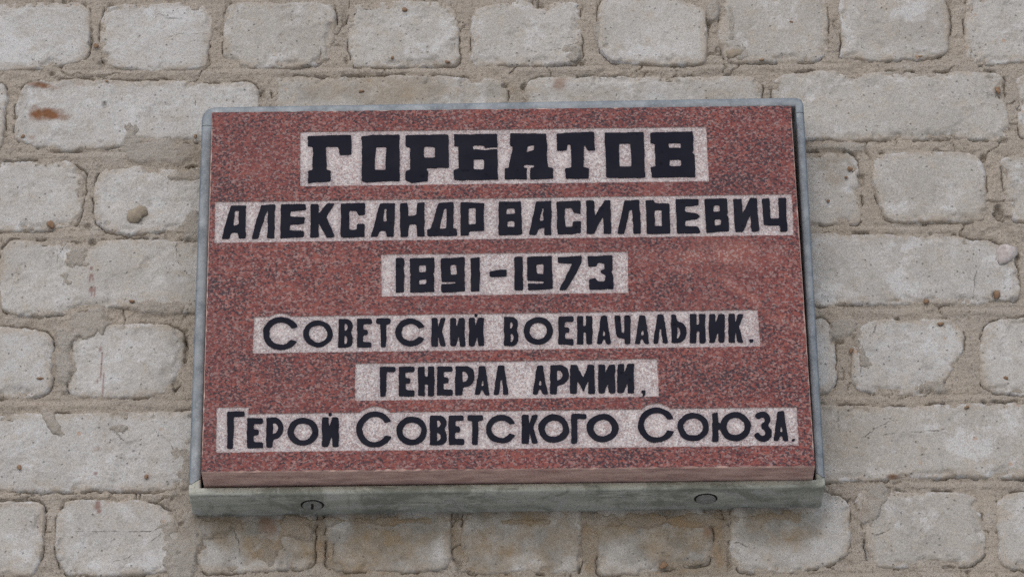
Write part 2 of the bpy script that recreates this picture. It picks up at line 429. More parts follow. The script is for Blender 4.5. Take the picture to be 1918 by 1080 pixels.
# ------------------------------------------------------------------ the wall: outlines of the bricks in view, taken from the photograph
BRICKS = {
 # course of headers at the top
 'a1': [(-35, 15), (0, 8), (30, 5), (90, 3), (130, 4), (160, 12), (169, 24), (167, 70), (166, 100), (152, 112), (120, 118), (85, 125), (40, 131), (-35, 133)],
 'a2': [(190, 40), (200, 13), (233, 7), (267, 10), (300, 7), (367, 3), (391, 13), (397, 27), (397, 67), (388, 90), (387, 121), (333, 130), (283, 135), (253, 127), (213, 124), (192, 112), (189, 67)],
 'a3': [(421, 20), (433, 8), (493, 3), (527, 10), (600, 2), (620, 10), (627, 33), (624, 67), (617, 111), (600, 117), (567, 122), (483, 127), (443, 118), (420, 119), (422, 60)],
 'a4': [(651, 20), (667, 6), (740, 2), (827, 3), (846, 13), (856, 30), (858, 83), (857, 120), (773, 123), (673, 124), (660, 119), (654, 83)],
 'a5': [(883, 27), (893, 17), (923, 10), (967, 1), (993, 7), (1012, 17), (1033, 7), (1080, 2), (1087, 20), (1088, 73), (1088, 112), (1067, 117), (1050, 119), (973, 122), (889, 122), (883, 110)],
 'a6': [(1122, 13), (1133, -3), (1200, -6), (1270, -4), (1291, 7), (1321, 20), (1322, 67), (1321, 119), (1270, 121), (1187, 119), (1142, 112), (1122, 87)],
 'a7': [(1354, -6), (1347, 60), (1351, 83), (1360, 108), (1380, 115), (1428, 115), (1525, 114), (1543, 103), (1551, 96), (1550, 33), (1545, -4), (1450, -8)],
 'a8': [(1575, -5), (1573, 20), (1578, 67), (1577, 107), (1611, 110), (1645, 112), (1728, 109), (1758, 103), (1776, 92), (1779, 40), (1775, 17), (1766, -5), (1670, -8)],
 'a9': [(1813, -4), (1809, 23), (1808, 112), (1825, 119), (1878, 117), (2005, 114), (2010, 0), (1920, -8)],
 # course of stretchers behind the top of the plaque
 'b0': [(-150, 158), (0, 155), (9, 160), (12, 172), (8, 215), (5, 250), (0, 281), (-150, 284)],
 'b1': [(44, 160), (77, 152), (110, 150), (333, 152), (383, 157), (460, 153), (480, 163), (487, 180), (485, 230), (470, 265), (373, 267), (327, 267), (277, 264), (250, 262), (230, 269), (187, 277), (113, 279), (67, 275), (28, 260), (30, 217), (37, 177)],
 'b2': [(511, 155), (520, 147), (640, 146), (773, 143), (923, 148), (943, 157), (951, 177), (951, 265), (512, 268)],
 'b3': [(980, 173), (987, 157), (1000, 147), (1053, 145), (1173, 144), (1401, 145), (1418, 152), (1425, 163), (1425, 258), (982, 265)],
 'b4': [(1449, 160), (1461, 143), (1492, 136), (1545, 134), (1578, 137), (1638, 134), (1778, 135), (1858, 134), (1878, 141), (1879, 173), (1887, 197), (1888, 227), (1888, 256), (1876, 262), (1778, 257), (1711, 260), (1605, 261), (1518, 259), (1452, 258)],
 'b5': [(1912, 140), (1905, 152), (1911, 175), (1908, 217), (1912, 252), (1930, 258), (2350, 250), (2350, 130)],
 # headers
 'c1': [(-75, 302), (43, 303), (80, 300), (123, 300), (147, 313), (161, 327), (157, 360), (151, 400), (142, 420), (100, 428), (33, 431), (-75, 433)],
 'c2': [(188, 322), (200, 315), (233, 317), (263, 309), (290, 318), (327, 318), (385, 312), (396, 330), (394, 425), (367, 431), (300, 432), (240, 438), (205, 432), (180, 410), (179, 380), (178, 350)],
 'c7': [(1408, 290), (1500, 286), (1560, 285), (1591, 287), (1603, 298), (1607, 333), (1611, 360), (1612, 408), (1606, 417), (1525, 416), (1412, 415)],
 'c8': [(1639, 302), (1648, 288), (1702, 285), (1795, 285), (1825, 288), (1841, 303), (1846, 353), (1848, 393), (1841, 407), (1819, 414), (1762, 413), (1678, 415), (1656, 407), (1648, 377), (1637, 350), (1634, 327)],
 'c9': [(1874, 298), (1918, 290), (2080, 286), (2085, 410), (1960, 415), (1899, 412), (1890, 380), (1880, 330)],
 # stretchers
 'd0': [(-160, 456), (-22, 453), (-12, 465), (-14, 575), (-26, 590), (-160, 592)],
 'd1': [(4, 465), (20, 452), (43, 449), (80, 451), (113, 453), (140, 456), (173, 457), (200, 450), (300, 448), (363, 450), (455, 450), (463, 470), (463, 570), (440, 582), (360, 583), (300, 578), (217, 572), (173, 576), (133, 586), (67, 589), (23, 586), (4, 573), (-1, 527)],
 'd3': [(1432, 445), (1525, 440), (1612, 438), (1678, 443), (1762, 442), (1798, 443), (1825, 451), (1842, 447), (1872, 457), (1894, 467), (1902, 507), (1907, 530), (1907, 556), (1892, 561), (1865, 556), (1832, 568), (1678, 570), (1612, 568), (1535, 571), (1436, 573)],
 'd4': [(1935, 462), (1960, 452), (2370, 446), (2370, 560), (1960, 566), (1938, 555)],
 # headers
 'e0': [(-230, 616), (-168, 615), (-160, 640), (-166, 740), (-230, 742)],
 'e1': [(-145, 615), (0, 613), (67, 617), (88, 626), (97, 637), (96, 660), (95, 720), (80, 737), (43, 743), (-140, 745)],
 'e2': [(136, 640), (146, 618), (167, 608), (217, 608), (267, 606), (320, 610), (341, 623), (347, 645), (343, 693), (334, 720), (318, 731), (300, 738), (233, 742), (143, 744), (125, 727), (131, 693)],
 'e7': [(1385, 600), (1520, 595), (1540, 597), (1552, 608), (1561, 637), (1564, 693), (1563, 720), (1552, 735), (1500, 738), (1385, 738)],
 'e8': [(1600, 640), (1606, 620), (1628, 602), (1678, 597), (1745, 598), (1785, 598), (1801, 617), (1806, 643), (1801, 663), (1786, 680), (1779, 700), (1764, 716), (1745, 732), (1728, 737), (1645, 735), (1610, 731), (1598, 715), (1596, 690)],
 'e9': [(1839, 640), (1846, 610), (1878, 599), (1918, 595), (2050, 592), (2055, 735), (1918, 737), (1868, 734), (1844, 723), (1837, 700), (1836, 660)],
 # stretchers
 'f0': [(-95, 785), (-80, 779), (0, 778), (50, 775), (133, 775), (233, 773), (353, 770), (385, 772), (392, 790), (390, 905), (350, 913), (283, 917), (200, 917), (167, 915), (110, 919), (43, 917), (-80, 914), (-96, 905)],
 'f3': [(1460, 765), (1545, 758), (1645, 762), (1695, 764), (1762, 757), (1918, 753), (1940, 757), (1946, 880), (1930, 892), (1778, 890), (1678, 896), (1611, 898), (1545, 900), (1462, 902)],
 'f4': [(1976, 758), (2000, 752), (2400, 748), (2400, 880), (1980, 888)],
 # headers under the plaque
 'g0': [(-170, 942), (0, 940), (43, 938), (74, 942), (82, 955), (80, 987), (73, 1053), (60, 1077), (0, 1082), (-170, 1082)],
 'g1': [(120, 945), (135, 939), (167, 937), (217, 939), (257, 935), (300, 948), (328, 967), (334, 1000), (328, 1037), (315, 1068), (200, 1077), (125, 1073), (107, 1037), (111, 970)],
 'g2': [(366, 945), (580, 935), (589, 950), (588, 1050), (575, 1061), (533, 1063), (430, 1070), (382, 1070), (366, 1047), (372, 1013)],
 'g3': [(612, 940), (835, 932), (842, 950), (842, 1051), (827, 1064), (773, 1069), (707, 1067), (630, 1066), (613, 1058)],
 'g4': [(873, 940), (1075, 932), (1088, 945), (1087, 1047), (1080, 1071), (1040, 1072), (990, 1066), (940, 1070), (880, 1072), (865, 1056), (866, 1000)],
 'g5': [(1122, 940), (1310, 930), (1326, 945), (1332, 1000), (1331, 1037), (1322, 1058), (1278, 1058), (1200, 1073), (1140, 1076), (1121, 1072), (1121, 1020)],
 'g6': [(1372, 945), (1400, 930), (1545, 926), (1571, 930), (1586, 939), (1591, 1003), (1587, 1037), (1560, 1053), (1495, 1067), (1458, 1068), (1388, 1069), (1370, 1040), (1370, 1000)],
 'g7': [(1603, 930), (1620, 912), (1640, 908), (1665, 913), (1711, 922), (1762, 922), (1812, 923), (1828, 933), (1836, 960), (1842, 987), (1845, 1020), (1840, 1043), (1812, 1059), (1728, 1057), (1678, 1061), (1634, 1062), (1626, 1040), (1622, 993), (1610, 967)],
 'g8': [(1870, 940), (1888, 924), (1918, 920), (2085, 916), (2090, 1060), (1918, 1063), (1890, 1061), (1874, 1048), (1871, 987)],
}
BR_LABEL = {'b1': 'brick with orange rust stains and a drilled hole', 'd1': 'brick with dark red paint drips',
            'e2': 'brick with one long thin red paint run', 'd3': 'brick with a pale flint pebble in its corner',
            'c2': 'brick with a round mortar lump on its face', 'e8': 'brick worn away along its left side'}
polys = {}
for k, p in BRICKS.items():
    polys[k] = (chaikin([mm(*q) for q in p], 2, 3.0), True)

# bricks just outside the frame so that the wall goes on
joint = []
for (xl, yl, xr, yr) in ((100, 137, 1800, 123), (60, 292, 1800, 272), (100, 440, 1800, 428), (60, 596, 1800, 582), (60, 757, 1750, 745), (60, 926, 1750, 907), (150, 1093, 1700, 1080)):
    a, b = mm(xl, yl), mm(xr, yr)
    joint.append((a, (b[1]-a[1])/(b[0]-a[0])))


def jz(i, x):
    i0 = min(max(i, 0), 6)
    (ax, az), s = joint[i0]
    return az+s*(x-ax) - (i-i0)*102


def rough_brick(x0, x1, row):
    zt, zb = jz(row-1, (x0+x1)/2)-8, jz(row, (x0+x1)/2)+8
    j = lambda: rng.uniform(-1.8, 1.8)
    c = rng.uniform(4, 10)
    return [(x0+c, zt+j()), ((x0+x1)/2, zt+j()), (x1-c, zt+j()), (x1+j(), zt-c), (x1+j(), zb+c), (x1-c, zb+j()), ((x0+x1)/2, zb+j()), (x0+c, zb+j()), (x0+j(), zb+c), (x0+j(), zt-c)]


ext = 0
for row in range(-2, 10):
    header = row % 2 == 0
    ids = [k for k in polys if k[0] == 'abcdefg'[row]] if 0 <= row <= 6 else []
    bw, pitch = (121, 134) if header else (252, 266)
    spans = [(polys[k][0][:, 0].min(), polys[k][0][:, 0].max()) for k in ids]
    if spans:
        lo, hi = min(s[0] for s in spans)-13, max(s[1] for s in spans)+13
        todo = []
        x = lo
        while x > -850:
            todo.append((x-bw, x)); x -= pitch
        x = hi
        while x < 850:
            todo.append((x, x+bw)); x += pitch
    else:
        off = rng.uniform(0, 90)
        todo = [(-900+off+i*pitch, -900+off+i*pitch+bw) for i in range(int(1700/pitch))]
    for a, b in todo:
        ext += 1
        polys['x%d' % ext] = (chaikin(rough_brick(a, b, row), 2), False)

# frame outline of the plaque (front lip), used to leave the hidden wall plain
LIP_D, FACE_D = .048, .077
FRAME = [(378.5, 199.5), (1504.5, 181), (1546.5, 911), (352.5, 927)]


def ell(X, Z, cx, cy, rx, ry, ang=0.0, noise=.35, sc_=14, seed=5):
    """1 at the centre of an ellipse given in photograph pixels on the wall, 0 at its ragged rim"""
    x, z = mm(cx, cy)
    ux = 1/1.78
    dx, dz = (X-x), (Z-z)
    ca, sa = math.cos(ang), math.sin(ang)
    dx, dz = dx*ca+dz*sa, -dx*sa+dz*ca
    r = np.sqrt((dx/(rx*ux))**2+(dz/(ry*ux/.87))**2)
    return 1-r+noise*2*fbm(X, Z, sc_, seed)


SMEARS = [  # x, y, rx, ry, angle, height mm
 (245, 258, 17, 34, 0, 2.8), (300, 285, 80, 26, 0, 2.2), (137, 487, 32, 46, -.5, 3.0), (165, 600, 50, 36, .5, 3.2), (118, 655, 22, 70, .1, 2.6),
 (315, 995, 34, 60, .2, 3.4), (352, 1010, 24, 70, 0, 3.6), (300, 575, 90, 14, 0, 2.4), (1636, 942, 30, 42, -.3, 3.2), (1072, 98, 24, 24, .3, 2.6), (1335, 20, 18, 30, 0, 3.4),
 (400, 985, 60, 22, 0, 3.0), (560, 985, 36, 22, 0, 2.6), (720, 975, 140, 9, 0, 2.4), (980, 978, 110, 9, 0, 2.4), (1250, 975, 120, 14, 0, 2.6), (1470, 968, 90, 18, 0, 2.6),
 (1615, 655, 16, 50, 0, 2.4), (1760, 722, 40, 18, .3, 2.4), (1368, 40, 10, 60, 0, 2.0), (1385, 100, 18, 12, 0, 3.0), (350, 330, 50, 12, 0, 2.0), (1565, 275, 60, 10, 0, 2.2),
 (500, 1040, 40, 30, 0, 2.0), (1120, 60, 8, 50, 0, 1.4), (1578, 615, 30, 18, .6, 2.6), (95, 788, 12, 40, .6, 3.2), (225, 800, 30, 10, 0, 2.2), (385, 865, 60, 60, 0, 2.0), (362, 420, 25, 30, 0, 2.4)]
GRIME_SHADING = [  # x, y, rx, ry, strength: wall dirt, plus frame's side shade painted in
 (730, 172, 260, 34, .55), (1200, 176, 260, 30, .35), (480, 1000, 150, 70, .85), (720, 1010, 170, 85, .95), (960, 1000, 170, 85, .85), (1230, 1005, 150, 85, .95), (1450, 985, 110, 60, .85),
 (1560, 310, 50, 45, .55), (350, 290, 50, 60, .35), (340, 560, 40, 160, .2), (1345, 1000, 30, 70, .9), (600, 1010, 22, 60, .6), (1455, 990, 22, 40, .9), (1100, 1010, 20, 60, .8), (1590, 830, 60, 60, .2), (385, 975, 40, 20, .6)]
RUST = [(75, 160, 44, 9, -.15, 1.0), (90, 216, 56, 17, -.1, 1.2), (62, 205, 12, 24, -.3, .6), (105, 167, 18, 7, .2, .4), (150, 160, 40, 10, 0, .35), (1050, 158, 22, 20, 0, .55), (1195, 1, 10, 6, 0, .4), (1745, 45, 60, 40, .4, .18),
        (60, 258, 10, 8, 0, .4), (500, 985, 30, 30, 0, .55), (1325, 985, 20, 30, 0, .5), (180, 842, 16, 8, .5, .4), (275, 893, 12, 10, 0, .45), (1675, 892, 22, 5, 0, .7), (178, 85, 8, 12, 0, .6)]
PAINT = [(171, 503, 3, 5), (172, 516, 3, 4), (168, 521, 1.6, 11), (174, 523, 2.4, 5), (169, 543, 1.8, 8), (173, 546, 1.6, 12), (177, 543, 2, 8), (178, 552, 1.4, 8), (188, 654, 2, 7), (190, 685, 1.3, 34), (194, 720, 1.3, 30), (183, 949, 7, 9), (186, 958, 5, 6), (184, 942, 4, 5), (36, 874, 5, 5), (179, 886, 4, 4), (182, 714, 2, 3)]


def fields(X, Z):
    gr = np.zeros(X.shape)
    for (x, y, rx, ry, s) in GRIME_SHADING:
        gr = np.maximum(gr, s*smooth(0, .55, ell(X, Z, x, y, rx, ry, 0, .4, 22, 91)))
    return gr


CRACKS = {'a2': [[(283, 27), (317, 33), (347, 35)], [(320, 70), (353, 65), (390, 63)]], 'a3': [[(620, 60), (604, 80), (601, 112)]],
          'a5': [[(940, 100), (967, 90), (1000, 97), (1040, 97), (1087, 80)], [(1053, 68), (1073, 70), (1088, 78)]],
          'b4': [[(1812, 153), (1838, 167), (1861, 180), (1886, 192)]],
          'f3': [[(1701, 780), (1668, 793), (1638, 810), (1611, 817)], [(1785, 805), (1711, 810), (1648, 820)], [(1568, 763), (1571, 787), (1573, 800)]],
          'g1': [[(143, 993), (213, 998), (290, 993), (310, 983)], [(213, 1050), (250, 1040), (283, 1020), (300, 1005)]],
          'f0': [[(200, 793), (203, 805), (220, 815), (240, 835), (255, 860)], [(290, 800), (312, 830), (330, 850)]], 'g3': [[(805, 1026), (820, 1016), (842, 1003)]],
          'g6': [[(1378, 1017), (1411, 1030)]], 'd1': [[(333, 453), (337, 493), (360, 520)], [(100, 510), (110, 480), (128, 455)]],
          'b3': [[(1153, 167), (1150, 200)]], 'a7': [[(1361, 84), (1385, 88), (1395, 104), (1390, 116)]], 'e8': [[(1608, 700), (1618, 670), (1625, 640), (1640, 610)]],
          'g2': [[(430, 985), (445, 1010), (455, 1050)]], 'b1': [[(383, 160), (370, 175), (362, 200)]], 'g7': [[(1640, 1000), (1690, 985), (1740, 965)]], 'd3': [[(1822, 470), (1828, 520), (1826, 560)]]}
HOLLOWS = [  # x, y, rx, ry, depth mm: drilled, broken-out and washed-out places
 (1871, 396, 9, 19, 9), (197, 199, 6, 8, 6), (31, 220, 4, 5, 6), (944, 160, 8, 6, 6), (982, 159, 8, 7, 6), (1328, 42, 6, 12, 6), (1612, 335, 7, 22, 5), (348, 650, 5, 30, 6), (170, 75, 4, 26, 5), (490, 175, 8, 14, 5),
 (190, 118, 10, 7, 5), (97, 137, 6, 5, 4), (160, 422, 12, 6, 5), (173, 455, 9, 5, 5), (648, 113, 5, 12, 5), (1090, 118, 6, 4, 4), (1905, 480, 5, 14, 5), (1865, 552, 8, 7, 4), (1900, 562, 8, 5, 5), (1842, 295, 6, 8, 5),
 (1880, 262, 10, 4, 4), (1560, 640, 5, 8, 5), (1572, 640, 16, 3, 5), (345, 980, 20, 6, 4), (350, 1000, 6, 16, 4), (860, 1060, 6, 10, 5), (1085, 1050, 3, 22, 5), (1366, 1050, 4, 22, 5), (1120, 1050, 3, 12, 4),
 (1570, 926, 12, 3, 5), (85, 955, 6, 6, 5), (118, 950, 4, 12, 5), (1760, 108, 7, 5, 4), (1395, 285, 8, 3, 3), (330, 725, 7, 14, 4), (107, 632, 4, 14, 4), (1722, 735, 14, 5, 4), (105, 283, 14, 3, 4), (320, 280, 5, 8, 3), (1805, 1, 10, 4, 4)]


def hollows(X, Z):
    o = np.zeros(X.shape)
    lx, hx, lz, hz = X.min(), X.max(), Z.min(), Z.max()
    for (x, y, rx, ry, dp) in HOLLOWS:
        cx, cz = mm(x, y)
        if lx-25 < cx < hx+25 and lz-25 < cz < hz+25:
            o = np.maximum(o, dp*smooth(0, .7, ell(X, Z, x, y, rx+1, ry+1, 0, .5, 5, 71)))
    return o


def warp(X, Z):
    """ragged edge of the bricks, mm"""
    return 1.2 + 3.0*fbm(X, Z, 19, 3, 3) + 2.2*fbm(X, Z, 4.5, 7, 3)


def brick_height(X, Z, d, base, tx, tz, cx, cz):
    dn = d + warp(X, Z)
    top = base + tx*(X-cx) + tz*(Z-cz) + 1.5*fbm(X, Z, 46, 21, 2) + .6*fbm(X, Z, 7, 29, 3) + .6*fbm(X, Z, 3, 33, 2)
    # thin skins that have scaled off the face
    fl = fbm(X, Z, 34, 47, 2) + .22*fbm(X, Z, 6, 49, 3)
    top = top - .9*smooth(.12, .145, fl) - .7*smooth(.21, .23, fl)
    c = fbm(X, Z, 20, 41, 3)
    chip = smooth(.08, .13, c)*smooth(11, 5, dn+9*fbm(X, Z, 9, 43, 3))
    top = top - 2.2*chip*(1+fbm(X, Z, 5, 45, 2))
    A = 1.8*(1+1.2*fbm(X, Z, 30, 51, 2))
    rho = 1.2*(1+1.4*fbm(X, Z, 26, 61, 2))
    h = top - A*np.exp(-np.maximum(dn, 0)/rho)
    h = h - hollows(X, Z)
    return np.where(dn < 0, h+3.5*dn, h), dn


wall = bpy.data.objects.new('brick_wall', None)
C.objects.link(wall)
WZ = jz(8, 0)/1000+CZ
wall.location = (0, 0, WZ)
tag(wall, 'weathered pale grey silicate brick wall with tan mortar joints around the plaque', 'wall')

# mortar sheet
FINE, STEP = (-575, 575, -345, 345), 1.3
gx = np.concatenate([np.arange(-860, FINE[0], 6.), np.arange(FINE[0], FINE[1], STEP), np.arange(FINE[1], 861, 6.)])
gz = np.concatenate([np.arange(jz(8, 0), FINE[2], 6.), np.arange(FINE[2], FINE[3], STEP), np.arange(FINE[3], jz(-2, 0), 6.)])
GX, GZ = np.meshgrid(gx, gz, indexing='ij')
DO = np.full(GX.shape, -40.0)

bricks = {}
for key, (P, near) in polys.items():
    lo, hi = P.min(0), P.max(0)
    ix0, ix1 = np.searchsorted(gx, lo[0]-26), np.searchsorted(gx, hi[0]+26)
    iz0, iz1 = np.searchsorted(gz, lo[1]-26), np.searchsorted(gz, hi[1]+26)
    if ix1 > ix0 and iz1 > iz0:
        DO[ix0:ix1, iz0:iz1] = np.maximum(DO[ix0:ix1, iz0:iz1], sdf(GX[ix0:ix1, iz0:iz1], GZ[ix0:ix1, iz0:iz1], P))
    st = 1.5 if near else 4.0
    xs = np.arange(lo[0]-5, hi[0]+5+st, st)
    zs = np.arange(lo[1]-5, hi[1]+5+st, st)
    X, Z = np.meshgrid(xs, zs, indexing='ij')
    d = sdf(X, Z, P)
    cx, cz = (lo+hi)/2
    base, tx, tz = rng.uniform(.2, 2.0), rng.uniform(-.007, .007), rng.uniform(-.014, .014)
    h, dn = brick_height(X, Z, d, base, tx, tz, cx, cz)
    keep = dn > -2.2
    idx = np.arange(X.size).reshape(X.shape)
    q = np.stack([idx[:-1, :-1], idx[1:, :-1], idx[1:, 1:], idx[:-1, 1:]], -1)
    ok = keep[:-1, :-1] & keep[1:, :-1] & keep[1:, 1:] & keep[:-1, 1:]
    Q = q[ok]
    used, inv = np.unique(Q, return_inverse=True)
    Q = inv.reshape(-1, 4)
    V = np.stack([X.ravel()[used]-cx, -h.ravel()[used], Z.ravel()[used]-cz], 1)
    # sides running back into the wall
    E = np.concatenate([Q[:, [0, 1]], Q[:, [1, 2]], Q[:, [2, 3]], Q[:, [3, 0]]])
    keyE = np.sort(E, 1)
    _, first, cnt = np.unique(keyE, axis=0, return_index=True, return_counts=True)
    B = E[first[cnt == 1]]
    bv = np.unique(B)
    back = np.full(len(V), -1)
    back[bv] = len(V)+np.arange(len(bv))
    Vb = V[bv].copy()
    Vb[:, 1] = 60
    side = np.stack([B[:, 1], B[:, 0], back[B[:, 0]], back[B[:, 1]]], 1)
    V = np.concatenate([V, Vb])
    me = mesh_np('brick', V/1000, np.concatenate([Q, side]))
    XX, ZZ = V[:, 0]+cx, V[:, 2]+cz
    attr(me, 'edge', np.concatenate([dn.ravel()[used], np.zeros(len(bv))]))
    if near:
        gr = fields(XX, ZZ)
        ru, pa = np.zeros(len(V)), np.zeros(len(V))
        for (x, y, rx, ry, a, s) in RUST:
            ru = np.maximum(ru, s*smooth(0, .8, ell(XX, ZZ, x, y, rx, ry, a, .25, 9, 77)))
        for (x, y, rx, ry) in PAINT:
            pa = np.maximum(pa, .62*smooth(0, .5, ell(XX, ZZ, x, y, rx+.8, ry, 0, .12, 4, 78)))
        cd = np.full(len(V), 30.)
        wx, wz = XX+7*fbm(XX, ZZ, 14, 601, 4), ZZ+7*fbm(XX, ZZ, 14, 611, 4)
        for ln in CRACKS.get(key, []):
            q_ = [mm(*p) for p in ln]
            for a_, b_ in zip(q_[:-1], q_[1:]):
                ex, ez = b_[0]-a_[0], b_[1]-a_[1]
                t_ = np.clip(((wx-a_[0])*ex+(wz-a_[1])*ez)/(ex*ex+ez*ez), 0, 1)
                cd = np.minimum(cd, np.hypot(wx-a_[0]-ex*t_, wz-a_[1]-ez*t_))
        attr(me, 'crack', cd); attr(me, 'cracked', np.ones(len(V)))
        attr(me, 'grime_shading', gr); attr(me, 'rust', ru); attr(me, 'paint', pa)
    b = obj('brick', me, M['brick'], wall, (cx/1000, 0, cz/1000+CZ-WZ))
    if key in BR_LABEL:
        b['label'] = BR_LABEL[key]
    bricks[key] = b

dn = DO + warp(GX, GZ)
out = -dn
H = -1.5 + .5*smooth(0, 7, out) + 2.0*fbm(GX, GZ, 34, 101, 3) + 1.3*fbm(GX, GZ, 8, 111, 3) + .9*fbm(GX, GZ, 2.6, 121, 2)
crumb = smooth(.06, .2, fbm(GX, GZ, 45, 103, 2))
H += crumb*(4.2*fbm(GX, GZ, 6.5, 105, 4) - .8)
for i in range(-2, 9):          # rounded, tooled bed joints
    vv = GZ-jz(i, GX)+2.0*fbm(GX, GZ*0, 90, 131, 2)
    st = smooth(-.25, .1, fbm(GX, GZ*0+i*50, 120, 141, 2))
    H += st*(1-crumb)*(1.6*np.exp(-((vv+1.5)/4.2)**2) - 1.3*np.exp(-((vv-5.0)/1.4)**2))
ck = smooth(.03, .11, fbm(GX, GZ, 17, 151, 4))*np.exp(-((out-.2+1.2*fbm(GX, GZ, 6, 155, 2))/.95)**2)
H -= 11*ck
H -= hollows(GX, GZ)
ck2 = np.abs(fbm(GX, GZ, 34, 171, 3))
H -= 4.5*smooth(.018, .0, ck2)*smooth(.0, .12, fbm(GX, GZ, 40, 181, 2))
SM = np.zeros(GX.shape)
for (x, y, rx, ry, a, hh) in SMEARS:
    e = ell(GX, GZ, x, y, rx, ry, a, .55, 20, 191) + .5*fbm(GX, GZ, 6, 195, 3)
    s = smooth(0, .5, e)
    # the trowelled-on mortar thins out to nothing at its rim
    tgt = hh*.7 + .5 + 2.2*fbm(GX, GZ, 17, 201, 3) + 1.0*fbm(GX, GZ, 4, 205, 3)
    H = np.where(s > 0, np.maximum(H, H*(1-s)+tgt*s), H)
    SM = np.maximum(SM, s)
keep = (dn < 6) | (SM > .02)
idx = np.arange(GX.size).reshape(GX.shape)
q = np.stack([idx[:-1, :-1], idx[1:, :-1], idx[1:, 1:], idx[:-1, 1:]], -1)
ok = keep[:-1, :-1] | keep[1:, :-1] | keep[1:, 1:] | keep[:-1, 1:]
Q = q[ok]
used, inv = np.unique(Q, return_inverse=True)
V = np.stack([GX.ravel()[used], -H.ravel()[used], GZ.ravel()[used]], 1)/1000
V[:, 2] += CZ-WZ
me = mesh_np('mortar', V, inv.reshape(-1, 4))
attr(me, 'smear', SM.ravel()[used])
attr(me, 'grime_shading', fields(GX.ravel()[used], GZ.ravel()[used]))
mo = obj('mortar', me, M['mortar'], wall)
mo['label'] = 'tan lime mortar filling the joints and smeared over some bricks'


# small stones caught in the bricks and lumps of mortar
def lump(name, x, y, rx, ry, rz, mat, seed, depth=.002, parent=None):
    if name == 'pebble':
        rx, ry, rz = rx*.85, ry*.85, rz*.6
    c = Vector(at(x, y, depth))
    v, f, nu, nv = [], [], 14, 8
    rs = np.random.RandomState(seed)
    ph = rs.rand(6)*6.28
    for j in range(nv+1):
        th = math.pi*j/nv
        for i in range(nu):
            a = 2*math.pi*i/nu
            k = 1+.20*math.sin(2*a+ph[0])+.13*math.sin(3*a+2*th+ph[1])+.11*math.sin(5*a+3*th+ph[2])+.10*rs.uniform(-1, 1)
            v.append((rx*k*math.sin(th)*math.cos(a)/1000, -rz*math.cos(th)/1000, ry*k*math.sin(th)*math.sin(a)/1000))
    for j in range(nv):
        for i in range(nu):
            f.append((j*nu+i, j*nu+(i+1) % nu, (j+1)*nu+(i+1) % nu, (j+1)*nu+i))
    par = parent or wall
    base = Vector((0, 0, 0))
    if par is not wall:
        base = Vector(par.location)
    loc = c-Vector((0, 0, WZ))-base
    return obj(name, mesh_py(name, v, f, True), mat, par, loc)


for i, (k, x, y, rx, ry, rz, m) in enumerate([
        ('c1', 95, 420, 4.6, 5.4, 3, 'pebble'), ('d1', 247, 564, 3, 2.4, 2, 'pebble'), ('a4', 758, 18, 4, 2.6, 2.5, 'pebble'), ('a4', 735, 108, 2.4, 2, 2, 'pebble'), ('a4', 838, 116, 2.8, 2, 2, 'pebble'),
        ('b2', 677, 171, 3, 2, 2, 'pebble'), ('c7', 1592, 316, 2.8, 3.8, 2.5, 'pebble'), ('c7', 1585, 332, 1.8, 2, 1.5, 'pebble'), ('c7', 1551, 376, 2.6, 1.8, 2, 'pebble'), ('d3', 1735, 564, 4, 2.8, 2.4, 'pebble'),
        ('d3', 1867, 551, 4.4, 5, 3, 'pebble'), ('b4', 1869, 169, 3.4, 5.6, 2.5, 'pebble'), ('e1', 75, 708, 3.6, 1.8, 2, 'pebble'), ('e8', 1762, 606, 3.6, 2.4, 2, 'pebble'), ('e8', 1594, 656, 3, 3, 2, 'pebble'),
        ('f0', 36, 874, 2.8, 3, 1.5, 'pebble'), ('f0', 274, 892, 2.6, 2.6, 1.5, 'pebble'), ('a1', 180, 86, 3, 4, 2, 'pebble'), ('e9', 1884, 707, 2.8, 2.2, 1.5, 'pebble'), ('f3', 1811, 762, 3, 2, 2, 'pebble'),
        ('b1', 366, 255, 2.2, 2.6, 1.5, 'pebble'), ('b1', 43, 255, 2.6, 2.2, 1.5, 'pebble'), ('b1', 200, 152, 2, 1.6, 1, 'pebble'), ('a7', 1427, 112, 3.2, 1.6, 1.5, 'pebble'), ('a8', 1724, 106, 2.6, 1.6, 1.5, 'pebble'),
        ('g5', 1243, 1058, 5, 4, 2, 'pebble'), ('a7', 1482, 41, 2.2, 1.4, 1.2, 'pebble')]):
    lump('pebble', x, y, rx, ry, rz, M[m], 300+i, parent=bricks[k], depth=.0022)
lump('flint_pebble', 1884, 476, 10.5, 13, 4.5, M['pale'], 7, parent=bricks['d3'], depth=.001)
lump('mortar_lump', 256, 402, 10.5, 10.5, 5.5, M['sand'], 9, parent=bricks['c2'], depth=.002)
lump('mortar_lump', 1375, 100, 8, 7, 3, M['sand'], 12, parent=bricks['a7'], depth=.001)

# ------------------------------------------------------------------ the plaque
PC = mm(950, 560, 0)
PO = Vector((PC[0]/1000, 0, PC[1]/1000+CZ))
plaque = bpy.data.objects.new('memorial_plaque', None)
C.objects.link(plaque)
plaque.location = PO
tag(plaque, 'red granite memorial plaque with black Cyrillic lettering in a galvanised steel frame', 'plaque')


def P3(xz, y):
    """mm on the wall + depth in mm -> plaque coordinates"""
    return (xz[0]/1000-PO.x, -y/1000, xz[1]/1000+CZ-PO.z)


